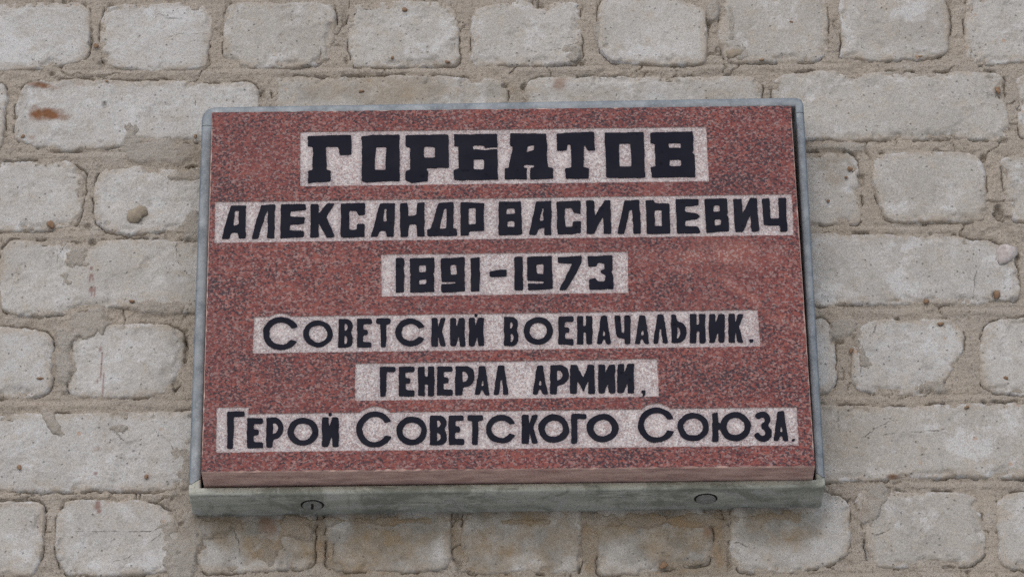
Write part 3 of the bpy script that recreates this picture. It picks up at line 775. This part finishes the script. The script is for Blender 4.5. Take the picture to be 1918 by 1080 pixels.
def inset(corners, d):
    """parallel inset of a clockwise-on-picture quad in mm (TL, TR, BR, BL), one distance per side (top, right, bottom, left)"""
    d = d if hasattr(d, '__len__') else (d,)*4
    c = [np.array(p) for p in corners]
    lines = []
    for i in range(4):
        a, b = c[i], c[(i+1) % 4]
        t = (b-a)/np.linalg.norm(b-a)
        n = np.array((t[1], -t[0]))           # inward for TL->TR->BR->BL with z up
        lines.append((a+n*d[i], t))
    o = []
    for i in range(4):
        (p, t), (q_, s) = lines[i-1], lines[i]
        m = np.array([[t[0], -s[0]], [t[1], -s[1]]])
        k = np.linalg.solve(m, q_-p)
        o.append(p+t*k[0])
    return o


fr = [mm(*p, LIP_D) for p in FRAME]
LIPM, FACEM = LIP_D*1000, FACE_D*1000


def ring(ins, radii):
    """points of the inset quad with rounded corners; each corner 7 points, side joints 2 points"""
    c = inset(fr, (ins, ins*.78, ins*.74, ins) if ins > 0 else ins)
    pts = []
    for i in range(4):
        p, a, b = c[i], c[i-1], c[(i+1) % 4]
        r = max(radii[i]-ins, .6)
        u, w = (a-p)/np.linalg.norm(a-p), (b-p)/np.linalg.norm(b-p)
        p0, p1 = p+u*r, p+w*r
        arc = []
        for k in range(7):
            t = k/6
            arc.append((1-t)**2*p0+2*t*(1-t)*p+t*t*p1)
        pts.append(arc)
    loop = []
    seam = (16, 16, 14, 14)       # distance of the butt seam from the corner, mm
    for i in range(4):
        loop += [('c%d' % i, q) for q in pts[i]]
        a, b = pts[i][-1], pts[(i+1) % 4][0]
        if i in (1, 3):           # the two vertical sides carry the seams
            t = (b-a)/np.linalg.norm(b-a)
            L = np.linalg.norm(b-a)
            f0, f1 = 9.0, L-7.0
            loop += [('s', a+t*f0), ('s', a+t*(f0+.6)), ('s', a+t*(f1-.6)), ('s', a+t*f1)]
    return loop


BR = 3.2
prof = [(0, -9), (0, 12), (0, LIPM-BR-.4), (0, LIPM-BR)]
for k in range(1, 7):
    a = math.pi/2*k/6
    prof.append((BR-BR*math.cos(a), LIPM-BR+BR*math.sin(a)))
prof += [(6.5, LIPM+.45), (9.5, LIPM-.3)]
for k in range(1, 5):
    a = math.pi/2*k/4
    prof.append((9.5+2.2*math.sin(a), LIPM-.3-2.2*(1-math.cos(a))))
prof += [(11.7, LIPM-14), (11.7, 4)]
radii = (17, 11, 4, 4)
loops = [ring(i, radii) for i, _ in prof]
n = len(loops[0])
# index ranges: c0 0-6, c1 7-13, seam 14..17, c2 18-24, c3 25-31, seam 32..35
parts = {'top_rail': list(range(34+1, n))+list(range(0, 14)), 'side_rail': [15], 'bottom_rail': list(range(17, 32)), 'side_rail.l': [33]}
frame = bpy.data.objects.new('frame', None)
C.objects.link(frame)
frame.parent = plaque
rails = {}
for nm, segs in parts.items():
    v, f, vid, mats = [], [], {}, []

    def gv(k, i):
        if (k, i) not in vid:
            vid[(k, i)] = len(v)
            v.append(P3(loops[k][i % n][1], prof[k][1]))
        return vid[(k, i)]
    for i in segs:
        for k in range(len(prof)-1):
            f.append((gv(k, i % n), gv(k+1, i % n), gv(k+1, (i+1) % n), gv(k, (i+1) % n)))
    me = mesh_py(nm, v, f, True)
    o = obj(nm.split('.')[0], me, M['grime_shading'] if nm == 'bottom_rail' else M['zinc'], frame)
    if nm == 'bottom_rail':
        o['label'] = 'bottom rail of the frame, grimy and greenish grey underneath'
    rails[nm] = o

# two slotted screws in the underside of the bottom rail
def under(x, y):
    """ray through a photograph point onto the underside of the frame"""
    a, b = np.array(fr[3]), np.array(fr[2])
    d = ray(x, y)
    t = 0.0
    s = (b[1]-a[1])/(b[0]-a[0])
    # z = az + s*(x-ax) in mm relative to CZ
    num = (a[1]/1000+CZ) + s*(CAM.x-a[0]/1000) - CAM.z
    t = num/(d.z-s*d.x)
    return CAM+d*t, s


for (x, y, ang, slot) in ((585, 945, .12, 1.5), (1322, 933, 1.2, .0)):
    p, s = under(x, y)
    v, f = [], []
    nseg = 28
    rr, hgt = 10.2/1000, 1.4/1000

    def disc(pts, z0, z1):
        b0 = len(v)
        m_ = len(pts)
        for (a, b) in pts:
            v.append((a, b, z0))
        for (a, b) in pts:
            v.append((a, b, z1))
        f.append(tuple(b0+m_+k for k in range(m_)))
        for k in range(m_):
            f.append((b0+k, b0+(k+1) % m_, b0+m_+(k+1) % m_, b0+m_+k))
    disc([(1.17*rr*math.cos(2*math.pi*k/nseg), -1.17*rr*math.sin(2*math.pi*k/nseg)) for k in range(nseg)], .002, -.0001)
    fdark = len(f)
    circ = [(rr*math.cos(2*math.pi*k/nseg), -rr*math.sin(2*math.pi*k/nseg)) for k in range(nseg)]
    disc(circ, .002, -.0004)
    circ2 = circ
    hd = [(a*.97, b*.97) for a, b in circ]
    disc(hd, -.0003, -hgt)
    disc([(a*.90, b*.90) for a, b in circ], -hgt, -hgt-.0004)
    fhead = len(f)
    if slot:
        w = 1.25/1000
        disc([(-w, -.62*rr), (-w, .62*rr), (w, .62*rr), (w, -.62*rr)], -hgt, -hgt-.00046)  # slot drawn as a dark bar on the head
    me = mesh_py('screw', v, f)
    me.polygons.foreach_set('material_index', [1 if (k < fdark+nseg+1 or k >= fhead) else 0 for k in range(len(f))])
    o = obj('screw', me, [M['screw'], M['gap']], frame, (p.x-PO.x, p.y, p.z-PO.z))
    o.rotation_euler = (0, -math.atan(s), ang*.6)
    o['label'] = 'screw head with an upright slot' if slot else 'screw head with its slot filled in'

# granite slab: face with the sunk bands cut out of it
SLAB = [(397, 209.5), (1481.5, 197), (1526.5, 873), (377, 884)]


def face(pts):
    return [mm(x, y, FACE_D) for x, y in pts]


def arc_px(cx, cy, rx, ry, a0, a1, k=10):
    return [(cx+rx*math.cos(R(a)), cy-ry*math.sin(R(a))) for a in np.linspace(a0, a1, k)]


def E_(pts):
    return [(460+x/3.836, 570+y/3.836) for x, y in pts]


def F_(pts):
    return [(930+x/3.836, 570+y/3.836) for x, y in pts]


def G_(pts):
    return [(395+x/3.487, 750+y/3.487) for x, y in pts]


def H_(pts):
    return [(945+x/3.425, 750+y/3.425) for x, y in pts]


def A_(pts):
    return [(550+x/4.795, 230+y/4.795) for x, y in pts]


def B_(pts):
    return [(940+x/4.795, 230+y/4.795) for x, y in pts]


def C_(pts):
    return [(390+x/3.487, 360+y/3.487) for x, y in pts]


def D_(pts):
    return [(930+x/3.365, 360+y/3.365) for x, y in pts]


BANDS = [
 [(562, 247), (1323, 237), (1328, 339.5), (562, 349)],
 [(403, 378), (1483, 363), (1487, 440), (401, 454.6)],
 [(713.5, 476), (1176, 470.5), (1177, 548), (714.6, 555)],
 E_([(60, 88), (150, 86)])+E_(arc_px(252, 207, 148, 146, 122, 58, 12))+E_([(350, 83)])+F_([(1878, 35), (1895, 300)])+E_([(50, 350)]),
 [(665, 680), (1231, 671), (1234.5, 742), (664.6, 750)],
 G_([(38, 42), (245, 40), (245, 84), (962, 74)])+G_(arc_px(1072, 184, 150, 149, 133, 47, 12))+G_([(1186, 72)])+H_([(882, 52)])+H_(arc_px(972, 154, 138, 140, 130, 48, 12))+H_([(1068, 48), (1875, 38), (1888, 285)])+G_([(32, 338)])]
BAND_LABEL = ['pale hammered band with the surname in the largest block letters', 'longest pale band of block letters under the surname', 'pale band with the years 1891-1973',
              'pale band with the words for Soviet commander', 'short pale band with the words for army general', 'lowest pale band with the words for Hero of the Soviet Union']
bands = [face(b) for b in BANDS]

slab_out = face(SLAB)


def subdiv(p, step):
    o = []
    for i in range(len(p)):
        a, b = np.array(p[i]), np.array(p[(i+1) % len(p)])
        k = max(1, int(np.linalg.norm(b-a)/step))
        o += [tuple(a+(b-a)*j/k) for j in range(k)]
    return o


SINK = .9
out0 = subdiv(slab_out, 5)
ctr = np.mean(np.array(slab_out), 0)
rs = np.random.RandomState(4)
out_chip = []           # the sawn arris is slightly chipped all round
for (x, z) in out0:
    v_ = ctr-np.array((x, z))
    lenx, lenz = abs(v_[0]), abs(v_[1])
    c_ = .7+1.1*max(0, rs.randn()*.5)
    nx, nz = (np.sign(v_[0])*c_ if lenx/305 > lenz/195*.98 else 0), (np.sign(v_[1])*c_ if lenz/195*1.02 > lenx/305*.9 else 0)
    out_chip.append((x+nx, z+nz))
holes = [[(x+rs.randn()*.22, z+rs.randn()*.22) for x, z in subdiv(b, 2.5)] for b in bands]
loop_list = [[Vector((x, z, 0)) for x, z in l] for l in [out_chip]+holes]
tri = tessellate_polygon(loop_list)
flat = [p for l in [out_chip]+holes for p in l]
v = [P3(p, FACEM) for p in flat]
f = []
for t in tri:
    a, b, c = [flat[i] for i in t]
    ar = (b[0]-a[0])*(c[1]-a[1])-(b[1]-a[1])*(c[0]-a[0])
    f.append(tuple(t) if ar > 0 else tuple(reversed(t)))
fm = [0]*len(f)
# walls of the sunk bands
o_ = len(out_chip)
for hl in holes:
    b0 = len(v)
    v += [P3(p, FACEM-SINK-.2) for p in hl]
    for k in range(len(hl)):
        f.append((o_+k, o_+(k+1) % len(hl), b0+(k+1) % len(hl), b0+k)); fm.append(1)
    o_ += len(hl)
# arris, sides, back
m_ = len(out0)
b1 = len(v); v += [P3(p, FACEM-1.1-.8*abs(rs.randn())) for p in out0]
b2 = len(v); v += [P3(p, LIPM-16) for p in out0]
for k in range(m_):
    k2 = (k+1) % m_
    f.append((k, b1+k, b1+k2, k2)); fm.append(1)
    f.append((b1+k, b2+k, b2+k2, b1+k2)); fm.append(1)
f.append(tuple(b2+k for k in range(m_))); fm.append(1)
me = mesh_py('granite_slab', v, f)
me.polygons.foreach_set('material_index', fm)


def vein(X, Z):
    """pale veins crossing the stone, photograph pixels turned into mm on its face"""
    x0, z0 = mm(1340, 483, FACE_D)
    dx, dz = (X-x0), (Z-z0)
    v1 = .75*smooth(0, .9, 1-np.sqrt((dx/120)**2+((dz-.02*dx)/20)**2)+1.1*fbm(X, Z, 22, 401, 4))
    px = [mm(x, y, FACE_D) for x, y in ((1265, 505), (1345, 520), (1400, 553), (1440, 590), (1500, 612))]
    v2 = np.zeros(X.shape)
    for (a, b) in zip(px[:-1], px[1:]):
        ex, ez = b[0]-a[0], b[1]-a[1]
        t = np.clip(((X-a[0])*ex+(Z-a[1])*ez)/(ex*ex+ez*ez), 0, 1)
        r = np.hypot(X-a[0]-ex*t, Z-a[1]-ez*t)
        v2 = np.maximum(v2, .7*smooth(7, 0, r+6*fbm(X, Z, 12, 411, 2)))
    return np.maximum(v1, v2)


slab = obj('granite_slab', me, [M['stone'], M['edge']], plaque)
slab['label'] = 'dark red speckled granite slab standing proud of the frame'


# the polished face between the bands needs points for its veins, so it is given a grid of its own
def refine(o, x0, x1, z0, z1, st=6.0):
    import bmesh
    bm = bmesh.new()
    bm.from_mesh(o.data)
    for axis, a, b, st in ((0, x0, x1, st), (2, z0, z1, st)):
        for val in np.arange(a, b, st):
            co_ = Vector((0, 0, 0)); no = Vector((0, 0, 0))
            co_[axis] = val/1000-(PO.x if axis == 0 else 0)+((CZ-PO.z) if axis == 2 else 0); no[axis] = 1
            geo = [g_ for g_ in list(bm.faces)+list(bm.edges)+list(bm.verts)]
            bmesh.ops.bisect_plane(bm, geom=geo, plane_co=co_, plane_no=no)
    bm.to_mesh(o.data)
    bm.free()


vx0, vz0 = mm(1160, 640, FACE_D)
vx1, vz1 = mm(1525, 440, FACE_D)
refine(slab, vx0, vx1, vz0, vz1)
nv = len(slab.data.vertices)
cc = np.empty(nv*3, np.float32)
slab.data.vertices.foreach_get('co', cc)
cc = cc.reshape(-1, 3)
attr(slab.data, 'vein', vein((cc[:, 0]+PO.x)*1000, (cc[:, 2]+PO.z-CZ)*1000))

band_objs = []
for b, hl, lab in zip(bands, holes, BAND_LABEL):
    tri = tessellate_polygon([[Vector((x, z, 0)) for x, z in hl]])
    v = [P3(p, FACEM-SINK) for p in hl]
    f = []
    for t in tri:
        a, b_, c = [hl[i] for i in t]
        ar = (b_[0]-a[0])*(c[1]-a[1])-(b_[1]-a[1])*(c[0]-a[0])
        f.append(tuple(t) if ar > 0 else tuple(reversed(t)))
    o = obj('text_band', mesh_py('text_band', v, f), M['band'], plaque)
    o['label'] = lab
    band_objs.append(o)

# ------------------------------------------------------------------ lettering
def box(fn, x0, x1, y0, y1, polys_, slant=0.0):
    return [fn([(x0+(x1-x0)*u+slant*(1-v), y0+(y1-y0)*v) for u, v in p]) for p in polys_]


U = {
 'Г': [[(0, 0), (1, 0), (1, .17), (.40, .17), (.40, 1), (0, 1)]],
 'Е': [[(0, 0), (1, 0), (1, .18), (.43, .18), (.43, .38), (.74, .38), (.74, .57), (.43, .57), (.43, .80), (1, .80), (1, 1), (0, 1)]],
 'Н': [[(0, 0), (.41, 0), (.41, .36), (.58, .36), (.58, 0), (1, 0), (1, 1), (.60, 1), (.60, .58), (.42, .58), (.42, 1), (0, 1)]],
 'И': [[(0, 0), (.40, 0), (.42, .30), (.62, 0), (1, 0), (1, 1), (.62, 1), (.58, .64), (.36, 1), (0, 1)]],
 'К': [[(0, 0), (.42, 0), (.44, .32), (.63, 0), (.98, 0), (.70, .45), (1, 1), (.62, 1), (.46, .62), (.44, 1), (0, 1)]],
 'Т': [[(0, 0), (1, 0), (1, .19), (.70, .19), (.70, 1), (.30, 1), (.30, .19), (0, .19)]],
 'А': [[(.28, 0), (.70, 0), (1, 1), (.63, 1), (.57, .83), (.40, .83), (.34, 1), (0, 1)], [(.47, .52), (.55, .52), (.60, .70), (.41, .70)]],
 'Л': [[(.28, 0), (.70, 0), (1, 1), (.65, 1), (.54, .48), (.47, .48), (.34, 1), (0, 1)]],
 'Ч': [[(0, 0), (.38, 0), (.42, .60), (.62, .63), (.60, 0), (1, 0), (1, 1), (.62, 1), (.62, .80), (.22, .79), (.06, .66)]],
 'Ь': [[(0, 0), (.35, 0), (.39, .24), (.75, .28), (.95, .42), (1, .64), (.93, .84), (.70, .97), (.40, 1), (.05, 1)], [(.42, .42), (.56, .48), (.62, .64), (.57, .80), (.42, .86)]],
 'В': [[(0, 0), (.70, 0), (.94, .10), (1, .28), (.86, .47), (1, .62), (1, .82), (.85, .96), (.60, 1), (0, 1)], [(.43, .15), (.58, .18), (.64, .27), (.58, .37), (.43, .42)], [(.43, .56), (.60, .60), (.67, .71), (.58, .83), (.43, .88)]],
 'Р': [[(0, 0), (.62, 0), (.90, .11), (1, .34), (.92, .55), (.70, .68), (.38, .71), (.36, 1), (0, 1)], [(.37, .17), (.55, .19), (.67, .33), (.60, .48), (.37, .56)]],
 'М': [[(0, 0), (.27, 0), (.52, .45), (.72, 0), (.97, 0), (1, 1), (.73, 1), (.73, .55), (.55, .94), (.28, .55), (.28, 1), (0, 1)]],
 'З': [[(.05, .13), (.30, .01), (.60, 0), (.88, .10), (.93, .28), (.76, .45), (1, .62), (1, .82), (.75, .98), (.40, 1), (.12, .90), (0, .78), (.22, .67), (.36, .78), (.55, .81), (.66, .72), (.58, .61), (.42, .56), (.42, .41), (.58, .36), (.62, .26), (.50, .19), (.36, .21), (.20, .27)]],
}


def ell_poly(cx, cy, rx, ry, k=26):
    return [(cx+rx*math.cos(2*math.pi*i/k), cy+ry*math.sin(2*math.pi*i/k)) for i in range(k)]


def O_(fn, cx, cy, rx, ry, ix, iy):
    return [fn(ell_poly(cx, cy, rx, ry)), fn(ell_poly(cx, cy, ix, iy))]


def S_(fn, cx, cy, rx, ry, ix, iy, up=24, dn_=-26):
    o = arc_px(cx, cy, rx, ry, up, 360+dn_, 30)
    i = arc_px(cx, cy, ix, iy, 360+dn_-4, up+4, 26)
    return [fn(o+i)]


LET = []      # (band, name, polygons, rounding)
r1 = [
 [A_([(128, 118), (320, 112), (520, 108), (520, 285), (410, 287), (400, 215), (290, 215), (298, 425), (333, 432), (333, 525), (235, 530), (128, 540), (126, 430), (170, 425), (172, 215), (130, 213)])],
 [A_([(612, 120), (700, 108), (952, 108), (952, 522), (800, 522), (650, 537), (612, 515)]), A_([(738, 218), (832, 218), (825, 420), (730, 420)])],
 [A_([(1005, 108), (1390, 103), (1395, 400), (1190, 408), (1210, 440), (1205, 520), (1060, 535), (1003, 510), (1003, 430), (1045, 418), (1045, 225), (1005, 215)]), A_([(1172, 213), (1272, 213), (1270, 310), (1172, 310)])],
 [A_([(1442, 105), (1830, 98), (1830, 222), (1715, 222), (1712, 203), (1610, 205), (1612, 240), (1720, 241), (1832, 238), (1835, 510), (1440, 515), (1440, 420), (1482, 412), (1480, 208), (1442, 205)]), A_([(1618, 328), (1710, 328), (1708, 415), (1615, 415)])],
 [B_([(72, 95), (400, 95), (405, 250), (412, 400), (458, 405), (460, 500), (258, 505), (255, 402), (288, 400), (288, 375), (195, 375), (198, 402), (225, 402), (228, 505), (25, 508), (25, 405), (62, 402), (97, 210), (75, 205)]), B_([(232, 205), (290, 198), (288, 245), (218, 262)])],
 [B_([(490, 95), (700, 85), (828, 80), (838, 245), (770, 248), (738, 195), (735, 395), (780, 405), (780, 500), (575, 500), (570, 405), (625, 400), (618, 195), (590, 195), (580, 245), (495, 248)])],
 [B_([(922, 88), (1275, 80), (1288, 488), (1100, 495), (938, 490)]), B_([(1055, 185), (1155, 185), (1163, 390), (1055, 392)])],
 [B_([(1330, 88), (1718, 75), (1722, 250), (1708, 266), (1730, 285), (1738, 485), (1345, 490), (1338, 398), (1382, 390), (1370, 185), (1335, 180)]), B_([(1495, 182), (1605, 180), (1608, 222), (1498, 225)]), B_([(1505, 330), (1608, 330), (1610, 388), (1505, 388)])]]
LET += [(0, 'letter', p, .9) for p in r1]
r2 = [
 [C_([(148, 85), (248, 85), (243, 300), (198, 300), (192, 262), (153, 262), (138, 302), (88, 302)]), C_([(172, 118), (200, 118), (198, 208), (165, 218)])],
 [C_([(345, 82), (438, 78), (433, 298), (386, 298), (390, 115), (378, 130), (328, 298), (282, 302)])],
 [C_([(475, 78), (635, 74), (640, 115), (540, 122), (535, 155), (632, 160), (628, 205), (535, 212), (530, 248), (626, 252), (624, 290), (468, 300)])],
 [C_([(668, 78), (722, 78), (718, 138), (775, 72), (826, 72), (772, 160), (826, 290), (775, 297), (722, 200), (720, 292), (666, 295)])],
 [C_([(866, 72), (1024, 68), (1024, 148), (980, 152), (968, 118), (922, 120), (922, 242), (970, 242), (975, 205), (1022, 202), (1020, 290), (890, 297), (866, 290)])],
 [C_([(1120, 72), (1220, 68), (1212, 290), (1165, 290), (1160, 248), (1122, 250), (1106, 290), (1062, 290)]), C_([(1150, 108), (1166, 108), (1164, 190), (1140, 192)])],
 [C_([(1250, 72), (1302, 68), (1308, 155), (1360, 150), (1365, 68), (1412, 66), (1412, 285), (1362, 288), (1358, 205), (1308, 208), (1305, 288), (1256, 290)])],
 [C_([(1505, 68), (1602, 62), (1602, 235), (1625, 238), (1625, 282), (1430, 285), (1428, 240), (1452, 238), (1465, 200)]), C_([(1542, 105), (1556, 105), (1555, 232), (1510, 235)])],
 [C_([(1646, 64), (1802, 68), (1800, 250), (1702, 252), (1700, 282), (1648, 282)]), C_([(1700, 102), (1748, 100), (1745, 205), (1702, 212)])],
 [D_([(12, 58), (155, 58), (160, 155), (162, 262), (120, 268), (12, 268)]), D_([(65, 100), (112, 98), (118, 132), (62, 138)]), D_([(70, 182), (112, 180), (114, 215), (68, 218)])],
 [D_([(250, 58), (346, 52), (346, 268), (305, 268), (302, 222), (268, 226), (250, 268), (204, 265)]), D_([(288, 98), (296, 98), (297, 178), (274, 182)])],
 [D_([(378, 58), (530, 52), (530, 135), (488, 130), (475, 96), (430, 98), (436, 215), (480, 215), (482, 182), (530, 180), (532, 258), (384, 265)])],
 [D_([(565, 52), (615, 50), (622, 145), (680, 50), (720, 48), (724, 260), (675, 262), (670, 150), (615, 262), (570, 262)])],
 [D_([(805, 52), (900, 45), (910, 258), (862, 260), (855, 105), (840, 110), (805, 262), (762, 262)])],
 [D_([(938, 50), (992, 46), (998, 65), (1090, 70), (1098, 258), (948, 260)]), D_([(996, 112), (1040, 110), (1044, 210), (998, 212)])],
 [D_([(1130, 42), (1275, 40), (1275, 80), (1190, 88), (1190, 122), (1262, 130), (1285, 150), (1262, 168), (1192, 178), (1190, 210), (1270, 215), (1288, 255), (1138, 258)])],
 [D_([(1308, 40), (1455, 38), (1458, 125), (1450, 140), (1465, 160), (1465, 245), (1322, 254)]), D_([(1368, 82), (1405, 82), (1408, 120), (1368, 122)]), D_([(1372, 168), (1412, 168), (1414, 205), (1374, 208)])],
 [D_([(1490, 40), (1545, 36), (1552, 130), (1600, 36), (1640, 36), (1656, 240), (1608, 248), (1600, 140), (1555, 248), (1505, 250)])],
 [D_([(1672, 38), (1720, 36), (1728, 165), (1782, 165), (1775, 35), (1824, 32), (1834, 248), (1790, 250), (1785, 208), (1685, 205)])]]
LET += [(1, 'letter', p, .9) for p in r2]
r3 = [
 [C_([(1222, 432), (1240, 426), (1278, 428), (1280, 652), (1226, 654)])],
 [C_([(1316, 430), (1476, 424), (1478, 520), (1470, 535), (1478, 545), (1478, 645), (1320, 652), (1318, 545), (1325, 535), (1316, 525)]), C_([(1376, 475), (1422, 472), (1422, 518), (1378, 520)]), C_([(1376, 570), (1424, 566), (1424, 598), (1376, 600)])],
 [C_([(1518, 430), (1674, 422), (1676, 645), (1522, 650), (1520, 600), (1618, 595), (1618, 582), (1522, 584)]), C_([(1580, 475), (1620, 470), (1622, 538), (1582, 540)])],
 [C_([(1714, 428), (1774, 424), (1772, 642), (1714, 645)])],
 [[(917, 507), (949, 504), (949, 517.5), (917, 518.6)]],
 [D_([(110, 405), (164, 402), (168, 615), (114, 618)])],
 [D_([(192, 405), (350, 400), (354, 608), (200, 614), (198, 575), (300, 572), (298, 558), (196, 556)]), D_([(252, 452), (296, 448), (296, 512), (256, 512)])],
 [D_([(386, 408), (538, 400), (538, 440), (440, 615), (394, 614), (478, 448), (388, 445)])],
 [D_([(576, 402), (732, 396), (732, 490), (722, 500), (738, 520), (736, 608), (584, 612), (582, 548), (625, 540), (640, 560), (685, 560), (686, 520), (655, 505), (656, 488), (682, 482), (678, 445), (640, 442), (630, 462), (578, 466)])]]
LET += [(2, 'dash' if i == 4 else 'digit', p, .9) for i, p in enumerate(r3)]


def row(band, fn, items):
    for ch, x0, x1, y0, y1 in items:
        p = box(fn, x0, x1, y0, y1, U['И' if ch == 'Й' else ch])
        if ch == 'Й':
            p.append(fn(ell_poly((x0+x1)/2-4, y0-18, 12, 11, 12)))
        LET.append((band, 'letter', p, 1.5))


LET.append((3, 'letter', S_(E_, 254, 207, 131, 119, 85, 80, 23, -28), .8))
LET.append((3, 'letter', O_(E_, 520, 208, 108, 97, 68, 62), .8))
row(3, E_, [('В', 665, 770, 103, 309), ('Е', 800, 906, 100, 306), ('Т', 937, 1041, 99, 305)])
LET.append((3, 'letter', S_(E_, 1184, 198, 109, 100, 66, 61, 22, -24), .8))
row(3, E_, [('К', 1335, 1441, 95, 299), ('И', 1469, 1576, 94, 298), ('Й', 1604, 1712, 93, 297)])
row(3, F_, [('В', 54, 159, 88, 295)])
LET.append((3, 'letter', O_(F_, 300, 187, 108, 99, 63, 59), .8))
row(3, F_, [('Е', 445, 552, 84, 287), ('Н', 578, 688, 81, 284), ('А', 721, 823, 78, 283), ('Ч', 850, 962, 77, 282), ('А', 997, 1098, 75, 281), ('Л', 1127, 1230, 72, 278), ('Ь', 1251, 1364, 70, 277),
            ('Н', 1389, 1501, 68, 275), ('И', 1527, 1640, 67, 272), ('К', 1667, 1775, 65, 271)])
LET.append((3, 'full_stop', [F_([(1812, 245), (1846, 245), (1846, 271), (1822, 272)])], .8))
row(4, E_, [('Г', 965, 1077, 446, 658), ('Е', 1100, 1214, 445, 656), ('Н', 1240, 1356, 445, 655), ('Е', 1375, 1487, 443, 653), ('Р', 1507, 1648, 440, 651), ('А', 1647, 1754, 438, 648), ('Л', 1781, 1891, 436, 646)])
row(4, F_, [('А', 261, 367, 434, 643), ('Р', 385, 520, 432, 641), ('М', 529, 707, 430, 638), ('И', 731, 852, 428, 635), ('И', 868, 989, 424, 634)])
LET.append((4, 'comma', [F_([(1040, 614), (1072, 614), (1070, 645), (1056, 661), (1044, 658), (1054, 640), (1040, 632)])], .8))
LET.append((5, 'letter', [G_([(108, 68), (222, 66), (222, 100), (150, 104), (143, 312), (105, 310)])], 1.2))
row(5, G_, [('Е', 235, 340, 112, 306)])
row(5, G_, [('Р', 362, 476, 110, 303)])
LET.append((5, 'letter', O_(G_, 601, 200, 102, 92, 60, 56), .8))
row(5, G_, [('Й', 725, 834, 105, 300)])
LET.append((5, 'letter', S_(G_, 1070, 185, 121, 117, 80, 83, 27, -24), .8))
LET.append((5, 'letter', O_(G_, 1312, 194, 101, 94, 61, 56), .8))
row(5, G_, [('В', 1429, 1540, 95, 287), ('Е', 1553, 1653, 94, 286), ('Т', 1675, 1776, 92, 285)])
LET.append((5, 'letter', S_(lambda p: p, 939, 802.5, 29, 26.5, 18.5, 16.5, 24, -24), .8))
row(5, H_, [('К', 110, 217, 87, 273)])
LET.append((5, 'letter', O_(H_, 316, 176, 99, 92, 58, 53), .8))
row(5, H_, [('Г', 429, 524, 83, 271)])
LET.append((5, 'letter', O_(H_, 630, 173, 103, 91, 59, 55), .8))
LET.append((5, 'letter', S_(H_, 974, 154, 119, 112, 78, 79, 22, -20), .8))
LET.append((5, 'letter', O_(H_, 1211, 166, 100, 92, 63, 56), .8))
LET.append((5, 'letter', [H_([(1332, 76), (1368, 75), (1370, 140), (1384, 142)]+arc_px(1480, 164, 100, 92, 165, -165, 30)+[(1384, 182), (1371, 184), (1374, 262), (1333, 262)]), H_(ell_poly(1482, 163, 58, 55))], .8))
row(5, H_, [('З', 1600, 1716, 68, 259), ('А', 1725, 1821, 65, 257)])
LET.append((5, 'full_stop', [H_([(1842, 243), (1864, 240), (1858, 260), (1840, 260)])], .8))


def ink_mesh(name, polys_, cut, seed):
    rs_ = np.random.RandomState(seed)
    v, f = [], []
    # outer outlines are separate islands only for the dot of the short i
    groups = []
    for p in polys_:
        q = np.array([mm(x, y, FACE_D) for x, y in p])
        q = np.array(subdiv(q, 3.2))
        q = q + rs_.randn(*q.shape)*.16 + np.stack([fbm(q[:, 0], q[:, 1], 7, seed % 97+500, 2), fbm(q[:, 0], q[:, 1], 7, seed % 97+550, 2)], 1)*1.0
        q = chaikin(q, 2, cut)
        placed = False
        for gp in groups:
            if sdf(np.array([q[0][0]]), np.array([q[0][1]]), gp[0])[0] > 0:
                gp.append(q); placed = True
                break
        if not placed:
            groups.append([q])
    z1, z0 = FACEM-SINK+.75, FACEM-SINK-.1
    for gp in groups:
        flat = [tuple(p) for l in gp for p in l]
        tri = tessellate_polygon([[Vector((x, z, 0)) for x, z in l] for l in gp])
        b0 = len(v)
        v += [P3(p, z1) for p in flat]
        for t in tri:
            a, b, c = [flat[i] for i in t]
            ar = (b[0]-a[0])*(c[1]-a[1])-(b[1]-a[1])*(c[0]-a[0])
            t = tuple(t) if ar > 0 else tuple(reversed(t))
            f.append(tuple(b0+i for i in t))
        s = 0
        for l in gp:
            m = len(l)
            c0 = len(v)
            v += [P3(p, z0) for p in l]
            ccw = sum(l[k][0]*l[(k+1) % m][1]-l[(k+1) % m][0]*l[k][1] for k in range(m)) > 0
            inner = l is not gp[0]
            for k in range(m):
                k2 = (k+1) % m
                qd = (b0+s+k, c0+k, c0+k2, b0+s+k2)
                f.append(qd if ccw != inner else tuple(reversed(qd)))
            s += m
    return mesh_py(name, v, f)


for i, (bi, nm, p, cut) in enumerate(LET):
    obj(nm, ink_mesh(nm, p, cut, 1000+i), M['ink'], band_objs[bi])

# the hammered field keeps a darker rim round each letter and along the band's own border
letter_px = {}
for bi, nm, p, cut in LET:
    letter_px.setdefault(bi, []).append([np.array([mm(x, y, FACE_D) for x, y in q]) for q in p])
for bi, o in enumerate(band_objs):
    hl = np.array(holes[bi])
    refine(o, hl[:, 0].min(), hl[:, 0].max(), hl[:, 1].min(), hl[:, 1].max(), 2.6)
    cc = np.empty(len(o.data.vertices)*3, np.float32)
    o.data.vertices.foreach_get('co', cc)
    cc = cc.reshape(-1, 3)
    X, Z = (cc[:, 0]+PO.x)*1000, (cc[:, 2]+PO.z-CZ)*1000
    far = np.abs(sdf(X, Z, np.array(face(BANDS[bi]))))*1.6
    for gp in letter_px[bi]:
        for q in gp:
            (lx, lz), (hx, hz) = q.min(0)-7, q.max(0)+7
            m = (X > lx) & (X < hx) & (Z > lz) & (Z < hz)
            if m.any():
                far[m] = np.minimum(far[m], np.abs(sdf(X[m], Z[m], q)))
    attr(o.data, 'halo', smooth(4.6, 1.4, far))
